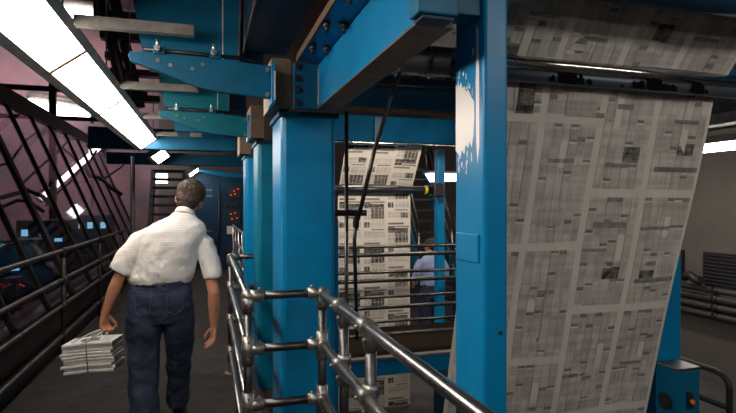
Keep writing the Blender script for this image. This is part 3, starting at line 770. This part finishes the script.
# rails of the press gangway
def gang(y, hs, r, label, xs):
    e = empty('gangway_rail', (1.9, y, Zr(-1.5)), label, 'railing', 'black rails in front of the distant newsprint')
    for h in hs: MB().cyl((.85, y, Zr(-h)), (3.5, y, Zr(-h)), r, 12).build('rail', M['pipe_dark'], e)
    for x in xs: MB().cyl((x, y, Zr(-1.488)), (x, y, Zr(-hs[0])), r, 12).build('post', M['blackpaint'], e)
gang(4.96, (.5, .755, 1.02, 1.29), .021, 'nearer set of four dark rails before the distant newsprint', (.86, 3.48))
gang(5.9, (.5, .8, 1.09, 1.38), .019, 'farther set of four dark rails before the distant newsprint', (.86, 3.48))
e = empty('gangway_platform', (1.9, 5.3, Zr(-1.7)), 'dark gangway platform with a blue edge beam', 'platform')
MB().box(.85, 3.6, 4.93, 6.1, Zr(-1.52), Zr(-1.49)).build('deck_plate', M['soot'], e)
MB().box(.95, 3.6, 4.88, 4.93, Zr(-1.67), Zr(-1.51)).build('edge_beam', M['blue'], e, .006)
MB().box(.95, 3.6, 4.86, 4.94, Zr(-1.508), Zr(-1.488)).build('edge_trim', M['galv'], e)
for x in (.98, 3.4): MB().box(x, x+.08, 5.0, 5.1, LOW, Zr(-1.52)).build('leg', M['navy'], e)

# rods in front of the web
e = empty('pipe_riser', (1.04, 4.0, LOW), 'thin upright dark pipe right of the big blue column', 'pipe')
MB().cyl((1.04, 4.0, LOW), (1.04, 4.0, Zr(.72)), .016, 12).build('pipe', M['pipe_dark'], e)
p = at(346, 213, Y=4.0); MB().cyl((.8, 4.0, p.z), (1.2, 4.0, p.z), .024, 12).build('arm', M['blackpaint'], e)
e = empty('diagonal_rod', at(356, 225, Y=3.96), 'dark diagonal rod leaning across the distant newsprint', 'rod')
MB().tube([at(402, 66, Y=3.9), at(390, 100, Y=3.9), at(374, 152, Y=3.9), at(358, 220, Y=3.9)], .017, 12).build('upper_rod', M['pipe_dark'], e)
MB().tube([at(356, 218, Y=3.9), at(354.5, 240, Y=3.9), at(357, 340, Y=3.9)], .015, 12).build('lower_rod', M['pipe_dark'], e)
MB().ball(at(356, 223, Y=3.9), .026, .02, .06, seg=12).build('joint', M['blackpaint'], e)

# dark lower machinery in the pit
e = empty('pit_machine', (2.0, 5.7, LOW), 'dark blue machinery low between the platform and the nearest column', 'machine')
MB().box(2.62, 3.0, 5.3, 5.9, LOW, Zr(-1.75)).build('housing', M['navy'], e, .01)
MB().box(2.6, 2.68, 4.95, 5.25, LOW, Zr(-1.72)).build('bracket', M['blue_dull'], e, .01)
MB().tube([(2.55, 5.2, LOW+.1), (2.5, 5.2, -.3), (2.6, 5.2, -.1), (2.75, 5.25, -.15)], .02, 8).build('hose', M['dark'], e)
e = empty('drive_shaft', (.95, 3.9, .2), 'brown round shaft end low beside the big blue column', 'shaft')
MB().cyl((.79, 3.9, Zr(-.78)), (1.0, 3.9, Zr(-.78)), .075, 20).build('shaft', M['brown'], e)

# ------------------------------------------------------------------ stair between press units, with light and person 2
e = empty('staircase', (3.7, 8, LOW), 'blue stair with steel handrails behind the distant newsprint', 'stairs')
stair(e, 3.6, 4.2, 8.62, .3, 10, .2, .13, M['blackpaint'], M['blue_dull'], rails=(.8, .45))
MB().box(3.5, 4.3, 8.5, 9.4, .24, .3).build('landing', M['navy'], e)
for x in (3.55, 4.2):
    for y in (8.55, 9.3): MB().box(x, x+.06, y, y+.06, LOW, .24).build('landing_leg', M['navy'], e)
tag(MB().box(3.2, 3.95, 7.85, 8.45, LOW, LOW+.27).build('step_platform', M['soot'], bevel=.01), 'low dark step under the person in pale blue', 'step')
tubep = at(441, 177, Y=9.0)
e = empty('ceiling_light', tubep, 'bright light box beside the blue post above the distant stair', 'light')
MB().prism([(tubep.x-.28, tubep.z+.06), (tubep.x-.18, tubep.z-.09), (tubep.x+.38, tubep.z-.07), (tubep.x+.3, tubep.z+.06)], 'y', 8.85, 9.1).build('diffuser', M['diffuser_small'], e)
MB().box(tubep.x-.32, tubep.x+.37, 8.83, 9.12, tubep.z+.061, tubep.z+.1).build('housing', M['galv'], e)

# ------------------------------------------------------------------ right side
e = empty('ceiling_light', (5.5, 5, Zr(.66)), 'long fluorescent light at the right edge beyond the near newsprint', 'light')
MB().box(5.42, 5.58, 3.6, 6.6, Zr(.6), Zr(.68)).build('diffuser', M['diffuser'], e)
MB().box(5.38, 5.62, 3.55, 6.65, Zr(.68), Zr(.76)).build('housing', M['galv'], e)
tag(MB().box(5.1, 5.5, 2, 8, Zr(.83), Zr(1.0)).build('air_duct', M['galv'], bevel=.02), 'grey duct above the right-hand fluorescent light', 'duct')
tag(MB().box(6.3, 6.5, 2, 12, Zr(1.1), Zr(1.5)).build('side_beam', M['navy']), 'dark blue beam high along the right wall', 'beam')
vent_m = M['blackpaint']
def vent(ya, yb, label):
    e = empty('wall_vent', (6.98, (ya+yb)/2, Zr(-1.16)), label, 'vent', 'black louvred vents on the right wall')
    MB().box(6.95, 7.0, ya, yb, Zr(-1.16), Zr(-.70)).build('frame', M['blackpaint'], e)
    mb = MB()
    for i in range(9):
        z = Zr(-1.14+i*.052)
        mb.prism([(6.955, z), (6.935, z-.016), (6.935, z-.01), (6.955, z+.008)], 'y', ya+.02, yb-.02)
    mb.build('louvre', M['dark'], e)
vent(4.6, 6.0, 'black louvred vent on the right wall'); vent(6.35, 7.6, 'black louvred vent half hidden by the blue column')
for i, (z, r) in enumerate(((-1.22, .045), (-1.34, .05), (-1.46, .05), (-1.58, .045))):
    e = empty('wall_pipe', (6.8, 6, Zr(z)), ['topmost', 'second from top', 'third from top', 'lowest'][i]+' of the four grey pipes along the right wall', 'pipe', 'pipes along the right wall')
    MB().cyl((6.85-.0*i, 2.5, Zr(z)), (6.85, 11, Zr(z)), r, 14).build('pipe', M['wallpipe'], e)
    f = MB(); f.cyl((6.85, 5.66, Zr(z)), (6.85, 5.74, Zr(z)), r*1.25, 14); f.build('clamp', M['dark'], e)
tag(MB().tube([at(684+i*2.2, 278-3*math.sin(i*.7), X=6.7) for i in range(9)], .06, 8).build('hose', M['dark']), 'coiled dark hose lying on the wall pipes', 'hose')
e = empty('guard_rail', (4.0, 4.0, LOW), 'dark rounded guard rail low on the right', 'railing')
yend = at(730, 380, X=4.0).y
za, zb = at(710, 369, X=4.0).z, at(715, 403, X=4.0).z
MB().tube([(4, 9, za), (4, yend+.12, za), (4, yend+.05, za-.02), (4, yend+.01, za-.06), (4, yend, za-.12), (4, yend, LOW)], .024, 12).build('top_rail', M['dark'], e)
MB().cyl((4, yend, zb), (4, 9, zb), .022, 12).build('mid_rail', M['dark'], e)
MB().cyl((4, yend, zb-.35), (4, 9, zb-.35), .022, 12).build('low_rail', M['dark'], e)
for y in (yend+1.3, yend+2.6, yend+4): MB().cyl((4, y, LOW), (4, y, za), .022, 12).build('post', M['dark'], e)

# ------------------------------------------------------------------ people
def remesh(o, vox, smooth=6, wrinkle=None):
    r = o.modifiers.new('remesh', 'REMESH'); r.mode = 'VOXEL'; r.voxel_size = vox; r.use_smooth_shade = True
    s = o.modifiers.new('smooth', 'SMOOTH'); s.factor = .5; s.iterations = smooth
    if wrinkle:
        t = bpy.data.textures.new('folds', 'CLOUDS'); t.noise_scale = wrinkle[0]; t.noise_depth = 2
        d = o.modifiers.new('folds', 'DISPLACE'); d.texture = t; d.strength = wrinkle[1]; d.mid_level = .5; d.texture_coords = 'LOCAL'
    return o

def loft(mb, rows, n=20):
    """rows: (x, y, z, rx, ry) level rings joined bottom to top"""
    rings = []
    for (x, y, z, rx, ry) in rows:
        rings.append([mb.bm.verts.new((x+rx*math.copysign(abs(math.cos(2*PI*k/n))**.85, math.cos(2*PI*k/n)), y+ry*math.sin(2*PI*k/n), z)) for k in range(n)])
    for a, b in zip(rings, rings[1:]):
        for k in range(n): mb.bm.faces.new((a[k], a[(k+1) % n], b[(k+1) % n], b[k]))
    mb.bm.faces.new(rings[0][::-1]); mb.bm.faces.new(rings[-1])

def hand(mb, w, dirn, side, curl, out):
    """w wrist; dirn: towards the fingers; side: towards the thumb; curl: 0..1; out: palm normal"""
    d = Vector(dirn).normalized(); s = Vector(side); s = (s-s.dot(d)*d).normalized(); n = Vector(out); n = (n-n.dot(d)*d-n.dot(s)*s).normalized()
    w = Vector(w)
    # palm
    mb.tube([w-d*.03, w, w+d*.03, w+d*.06, w+d*.088, w+d*.1], [.026, .027, .036, .041, .041, .034], 14, [.022, .019, .017, .015, .013, .009], up=s)
    lens = (.036, .042, .040, .031)
    for i, L in enumerate(lens):
        b = w+d*(.078-.004*abs(i-1.3))+s*(.029-.0195*i)
        spread = s*(.05*(1.5-i))
        pts = [b]; ang = curl*.25
        p = b.copy()
        for j, sg in enumerate((L, L*.66, L*.55)):
            ang += curl*(.5, 1.0, .7)[j]
            dd = (d*math.cos(ang)+n*math.sin(ang)+spread*.6).normalized()
            p = p+dd*sg; pts.append(p.copy())
        mb.tube(pts, [.0095, .0092, .0082, .0066], 10); mb.ball(pts[-1], .0066, seg=8)
    # thumb
    b = w+d*.025+s*.022+n*.006
    p1 = b+(d*.6+s*.75+n*.35).normalized()*.04; p2 = p1+(d*.85+s*.3+n*(.2+.5*curl)).normalized()*.032; p3 = p2+(d*.9+n*.5*curl).normalized()*.026
    mb.tube([b-d*.01, p1, p2, p3], [.014, .0115, .0102, .0078], 10); mb.ball(p3, .0078, seg=8)

def head(mb, c, R3, s=1.07):
    """head about its centre c, R3 rotates local axes (face towards +Y)"""
    T = Matrix.Translation(c) @ R3.to_4x4()
    def B(p, rx, ry, rz): mb.ball(T @ Vector(p), rx*s, ry*s, rz*s, 18, R3.to_4x4())
    B((0, -.012, .025), .078, .096, .09); B((0, .02, -.035), .066, .08, .08); B((0, .045, -.075), .045, .045, .036)
    B((0, -.035, -.055), .058, .055, .06)
    mb.tube([T @ Vector((0, .083, .005)), T @ Vector((0, .098, -.02)), T @ Vector((0, .108, -.038)), T @ Vector((0, .092, -.05))], [.010, .012, .016, .012], 10)
    for sx in (-1, 1):
        B((sx*.084, -.004, -.018), .012, .021, .034); B((sx*.035, .062, -.015), .026, .022, .022); B((sx*.028, .083, .02), .024, .010, .007)
    B((0, .09, -.068), .024, .010, .006); B((0, .088, -.078), .020, .010, .006)
    return T

def person(name, base, label, J, cloth, belt=True):
    e = empty(name, base, label, 'person')
    V = lambda p: Vector(p)+Vector(base)
    body = MB()
    hc = V(J['head']); R3 = J['hrot'].to_matrix()
    T = head(body, hc, R3)
    nb = V(J['neck'])
    body.tube([nb-Vector((0, 0, .08)), nb, (nb+hc)/2+Vector((0, -.005, 0)), hc+R3 @ Vector((0, -.03, -.03))], [.075, .062, .054, .052], 16)
    # inner torso and hips keep the figure one continuous body
    tor = [(x+base[0], y+base[1], z+base[2], rx*.86, ry*.82) for (x, y, z, rx, ry) in J['torso']]
    loft(body, tor)
    hip = [(x+base[0], y+base[1], z+base[2], rx*.85, ry*.85) for (x, y, z, rx, ry) in J['hips']]
    loft(body, hip)
    for side in ('L', 'R'):
        sh, el, wr = V(J['sh'+side]), V(J['el'+side]), V(J['wr'+side])
        m1 = sh.lerp(el, .5); m2 = el.lerp(wr, .3)
        body.tube([sh, m1, el, m2, el.lerp(wr, .7), wr], [.042, .044, .040, .043, .034, .026], 14)
        h = J['hand'+side]; hand(body, wr, h[0], h[1], h[2], h[3])
        hp, kn, an = V(J['hp'+side]), V(J['kn'+side]), V(J['an'+side])
        body.tube([hp, hp.lerp(kn, .5), kn, kn.lerp(an, .35), an], [.085, .075, .052, .052, .036], 14)
        body.ball(an+Vector((0, .05, -.04)), .04, .1, .035, 12)
    o = body.build('body', M['skin'], e); remesh(o, .0042, 4)
    # eyes
    for sx in (-1, 1):
        MB().ball(T @ Vector((sx*.03, .078, .002)), .012, seg=10).build('eye', M['eye'], o)
    # hair: a cap of short hair with a nape line
    hb = MB()
    def HB(p, rx, ry, rz): hb.ball(T @ Vector(p), rx, ry, rz, 20, R3.to_4x4())
    HB((0, -.022, .045), .101, .110, .094); HB((0, -.058, -.012), .084, .066, .078); HB((0, -.066, -.052), .064, .048, .055); HB((0, .045, .085), .062, .045, .03)
    HB((-.07, -.01, .02), .012, .03, .04); HB((.07, -.01, .02), .012, .03, .04)
    h = hb.build('hair', M['hair'], e); remesh(h, .006, 3, (.02, .012))
    # top garment
    sb = MB()
    loft(sb, [(x+base[0], y+base[1], z+base[2], rx, ry) for (x, y, z, rx, ry) in J['torso']], 28)
    for side in ('L', 'R'):
        pts = [V(p) for p in J['slv'+side][0]]
        sb.tube(pts, J['slv'+side][1], 20)
    sb = sb.build('shirt', cloth, e); remesh(sb, .008, 7, J.get('wr', (.09, .022)))
    cb = MB(); a = nb+Vector((0, -.012, -.012)); b = a+(hc-nb).normalized()*.042
    cb.tube([a, b], [.073, .068], 24, cap=True); c = cb.build('collar', cloth, e, .004)
    # trousers
    jb = MB()
    loft(jb, [(x+base[0], y+base[1], z+base[2], rx, ry) for (x, y, z, rx, ry) in J['hips']], 28)
    for side in ('L', 'R'):
        pts = [V(p) for p in J['leg'+side][0]]
        jb.tube(pts, J['leg'+side][1], 22, J['leg'+side][2], up=(1, 0, 0))
    jo = jb.build('jeans', M['denim'], e); remesh(jo, .008, 6, (.1, .036))
    for side in ('L', 'R'):
        an = V(J['an'+side])
        f = MB(); f.ball(an+Vector((0, .06, -.035)), .05, .14, .045, 16).box(an.x-.045, an.x+.045, an.y-.07, an.y+.18, an.z-.085, an.z-.06)
        f.build('shoe', M['leather'], e, .006)
    return e, jo

from mathutils import Euler
base = Vector((-.31, 3.96, 0))
J = dict(
    head=(.192, .06, 1.638), hrot=Euler((math.radians(-14), math.radians(17), math.radians(-10))), neck=(.155, -.01, 1.525),
    torso=[(.0, .0, 1.045, .2, .125), (.0, .0, 1.085, .215, .14), (.02, -.01, 1.16, .212, .142), (.045, -.02, 1.25, .21, .142), (.075, -.03, 1.34, .218, .14),
           (.095, -.035, 1.41, .212, .125), (.115, -.035, 1.46, .175, .105), (.14, -.03, 1.505, .105, .08), (.155, -.015, 1.54, .066, .064)],
    hips=[(0, 0, .78, .2, .12), (0, -.01, .86, .222, .145), (0, -.01, .95, .218, .148), (0, 0, 1.03, .2, .132), (0, 0, 1.075, .192, .125)],
    shL=(-.105, -.02, 1.40), elL=(-.262, -.03, 1.10), wrL=(-.362, .03, .845),
    shR=(.285, -.02, 1.345), elR=(.355, -.05, .975), wrR=(.358, .03, .71),
    handL=((-.05, .15, -1), (.5, .8, 0), .95, (.8, -.5, .0)), handR=((-.10, .12, -1), (-.35, .95, .1), .42, (-.9, -.2, .0)),
    hpL=(-.10, 0, .92), knL=(-.115, .03, .49), anL=(-.11, -.08, .09), hpR=(.11, 0, .92), knR=(.115, .14, .5), anR=(.10, .30, .09),
    slvL=([(-.03, -.03, 1.40), (-.12, -.03, 1.345), (-.205, -.03, 1.23), (-.25, -.03, 1.14)], [.06, .078, .085, .082]),
    slvR=([(.22, -.03, 1.375), (.295, -.03, 1.31), (.332, -.04, 1.19), (.348, -.045, 1.075)], [.06, .07, .068, .066]),
    legL=([(-.105, -.01, .92), (-.112, -.01, .75), (-.112, .01, .6), (-.112, .0, .42), (-.108, -.05, .2), (-.108, -.07, .09)], [.118, .118, .108, .1, .098, .1], [.13, .12, .105, .095, .095, .1]),
    legR=([(.105, -.01, .92), (.118, .02, .75), (.118, .08, .6), (.112, .14, .45), (.104, .22, .27), (.1, .27, .11)], [.114, .11, .1, .088, .08, .082], [.13, .12, .105, .095, .088, .09]),
)
man, jeans = person('person', base, 'person in cream short-sleeved shirt and jeans walking away with a newspaper bundle', J, M['shirt'])
def bp(x, y, z): return base+Vector((x, y, z))
# belt, pockets, seams
MB().tube([bp(0, 0, 1.038), bp(0, 0, 1.068)], [.199, .196], 32, [.135, .132], up=(1, 0, 0)).build('belt', M['leather'], man)
def back_y(x, z, rx, ry): return -.012-ry*math.sqrt(max(0, 1-(x/rx)**2))
for sx in (-1, 1):
    pts = [(sx*.05, .985), (sx*.15, .99), (sx*.148, .88), (sx*.10, .85), (sx*.055, .878), (sx*.05, .985)]
    P_ = []
    for (a, b), (c, d) in zip(pts, pts[1:]):
        for t in (0, .25, .5, .75): 
            x, z = a+(c-a)*t, b+(d-b)*t; P_.append(bp(x, back_y(x, z, .222, .15)-.006, z))
    P_.append(P_[0])
    MB().tube(P_, .0022, 6).build('pocket_seam', M['thread'], jeans)
MB().tube([bp(x, back_y(x, 1, .222, .15)-.005, 1.012-.02*(1-(abs(x)/.17))) for x in [i*.034 for i in range(-5, 6)]], .0022, 6).build('yoke_seam', M['thread'], jeans)

# second person, beyond the press
pb = Vector((3.58, 8.15, LOW+.27))
J2 = dict(
    head=(0, .05, 1.62), hrot=Euler((math.radians(-15), 0, math.radians(30))), neck=(0, 0, 1.5),
    torso=[(0, 0, .98, .19, .13), (0, 0, 1.1, .2, .14), (0, -.02, 1.3, .225, .145), (0, -.02, 1.39, .22, .125), (0, -.02, 1.44, .17, .1), (0, -.01, 1.49, .09, .075), (0, 0, 1.52, .064, .062)],
    hips=[(0, 0, .76, .19, .12), (0, 0, .86, .2, .14), (0, 0, .95, .19, .13), (0, 0, 1.0, .185, .125)],
    shL=(-.2, 0, 1.38), elL=(-.27, .02, 1.08), wrL=(-.22, .2, .95), shR=(.2, 0, 1.38), elR=(.27, .02, 1.08), wrR=(.22, .2, .95),
    handL=((.1, .9, -.2), (.3, 0, 1), .5, (.9, 0, -.3)), handR=((-.1, .9, -.2), (-.3, 0, 1), .5, (-.9, 0, -.3)),
    hpL=(-.1, 0, .9), knL=(-.1, .03, .48), anL=(-.1, 0, .09), hpR=(.1, 0, .9), knR=(.1, .03, .48), anR=(.1, 0, .09),
    slvL=([(-.17, 0, 1.38), (-.24, 0, 1.26), (-.265, .02, 1.12), (-.24, .13, 1.0)], [.08, .078, .068, .055]),
    slvR=([(.17, 0, 1.38), (.24, 0, 1.26), (.265, .02, 1.12), (.24, .13, 1.0)], [.08, .078, .068, .055]),
    legL=([(-.1, 0, .9), (-.105, 0, .7), (-.1, .02, .45), (-.1, 0, .1)], [.11, .1, .085, .08], [.12, .1, .085, .08]),
    legR=([(.1, 0, .9), (.105, 0, .7), (.1, .02, .45), (.1, 0, .1)], [.11, .1, .085, .08], [.12, .1, .085, .08]),
)
person('person', pb, 'person in pale blue shirt standing behind the black rails beyond the newsprint', J2, M['bluecloth'])

# ------------------------------------------------------------------ bundle of newspapers
rnd = random.Random(9)
hb = bp(-.365, .05, .74)
bc = Vector((hb.x-.035, hb.y+.06, 0)); bz = .462
e = empty('newspaper_bundle', (bc.x, bc.y, bz), 'strapped bundle of folded newspapers hanging from the walking person\'s hand', 'newspapers')
RT = Matrix.Translation((bc.x, bc.y, 0)) @ Matrix.Rotation(math.radians(-11), 4, 'Z') @ Matrix.Rotation(math.radians(-4), 4, 'Y')
nl = 10
edge = streak_mat('printed_edge', (.7, .64, .6), (.08, .05, .05), .0, .75, 40, 40)
for i in range(nl):
    z = bz+i*.0205
    o = MB()
    dx, dy = rnd.uniform(-.016, .014), rnd.uniform(-.012, .012)
    x0, x1, y0, y1 = -.165+dx, .16+dx, -.11+dy, .10+dy
    t = .0195
    # a folded paper: rounded spine to the front, loose leaves to the side
    prof = [(y0+.004, z), (y0, z+t*.3), (y0, z+t*.7), (y0+.004, z+t), (y1, z+t*.92), (y1, z+t*.1)]
    b = MB()
    L0 = [b.bm.verts.new(RT @ Vector((x0+.004*rnd.random(), p[0], p[1]+rnd.uniform(-.001, .001)-.006))) for p in prof]
    Lm = [b.bm.verts.new(RT @ Vector((0, p[0], p[1]))) for p in prof]
    L1 = [b.bm.verts.new(RT @ Vector((x1+.006*rnd.random(), p[0], p[1]+rnd.uniform(-.001, .001)-.006))) for p in prof]
    for A_, B_ in ((L0, Lm), (Lm, L1)):
        for q in range(6): b.bm.faces.new((A_[q], A_[(q+1) % 6], B_[(q+1) % 6], B_[q]))
    b.bm.faces.new(L0[::-1]); f1 = b.bm.faces.new(L1); f1.material_index = 1
    o = b.build('newspaper', [M['news'], mat('printed_edge_ink', (.34, .27, .24), .8, var=.85, vscale=60)] if i == 0 else EDGE_M, e)
    if i == 0: EDGE_M = list(o.data.materials)
ztop = bz+nl*.0205
def rp(x, y, z): return RT @ Vector((x, y, z))
MB().tube([rp(-.005, -.117, bz-.006), rp(-.005, -.12, ztop*.5+bz*.5), rp(-.005, -.115, ztop+.003), rp(-.0, 0, ztop+.006), rp(0, .105, ztop+.003), rp(0, .105, bz-.006), rp(-.005, -.117, bz-.006)], .004, 6).build('strap', M['galv'], e)
hz = .775
for s_ in (-1, 1):
    gx = Vector((hb.x, hb.y+.02, hz))
    MB().tube([rp(s_*.09-.02, -.09, ztop), rp(s_*.07, -.06, ztop+.04)*.5+gx*.5-Vector((0, 0, .02)), gx+Vector((s_*.02, -.02, -.035)), gx+Vector((0, 0, -.02)), gx+Vector((-s_*.0, .03, -.03)), rp(s_*.06, .09, ztop)], .0042, 6).build('carry_loop', M['strap'], e)
MB().tube([rp(-.02, -.14, ztop+.002), Vector((hb.x-.015, hb.y, hz-.05)), Vector((hb.x+.02, hb.y, hz-.05)), rp(.04, .1, ztop+.002)], .004, 6).build('carry_loop', M['strap'], e)
MB().box(-.06, .05, -.06, .0, ztop+.001, ztop+.004, mt=RT).build('top_print', M['rule'], e)

# ------------------------------------------------------------------ lamps of the hall, and one added under the gangway
def area(loc, rot, sx, sy, power, col=(1, .95, .88)):
    l = bpy.data.lights.new('hall_lamp', 'AREA'); l.shape = 'RECTANGLE'; l.size = sx; l.size_y = sy; l.energy = power; l.color = col
    o = bpy.data.objects.new('hall_lamp', l); C.objects.link(o); o.location = loc; o.rotation_euler = rot
    return o
area((3.9, -.9, 3.05), (math.radians(42), 0, math.radians(5)), 5.4, .35, 62)
area((2.0, 4.85, Zr(.8)), (math.radians(50), 0, 0), 1.4, .12, 32, (1, .86, .72))
area((1.9, 5.2, Zr(-1.72)), (math.radians(80), 0, 0), 1.2, .08, 3.5, (1, .86, .72))  # added lamp, hidden under the platform to brighten the lower newsprint
area((5.5, 5, 4.2), (0, 0, 0), .4, 5, 8)
area((-4.5, 12.6, 5.8), (math.radians(35), 0, 0), 4, .5, 260, (1, .84, .86))
area((3.4, 7.4, 2.9), (math.radians(15), 0, 0), 1.2, .3, 22)

w = bpy.data.worlds.new('world'); bpy.context.scene.world = w; w.use_nodes = True
w.node_tree.nodes['Background'].inputs[0].default_value = (.5, .6, .8, 1); w.node_tree.nodes['Background'].inputs[1].default_value = .02
vs = bpy.context.scene.view_settings
vs.view_transform = 'Standard'; vs.look = 'None'; vs.gamma = 1; vs.use_curve_mapping = False; vs.exposure = 0
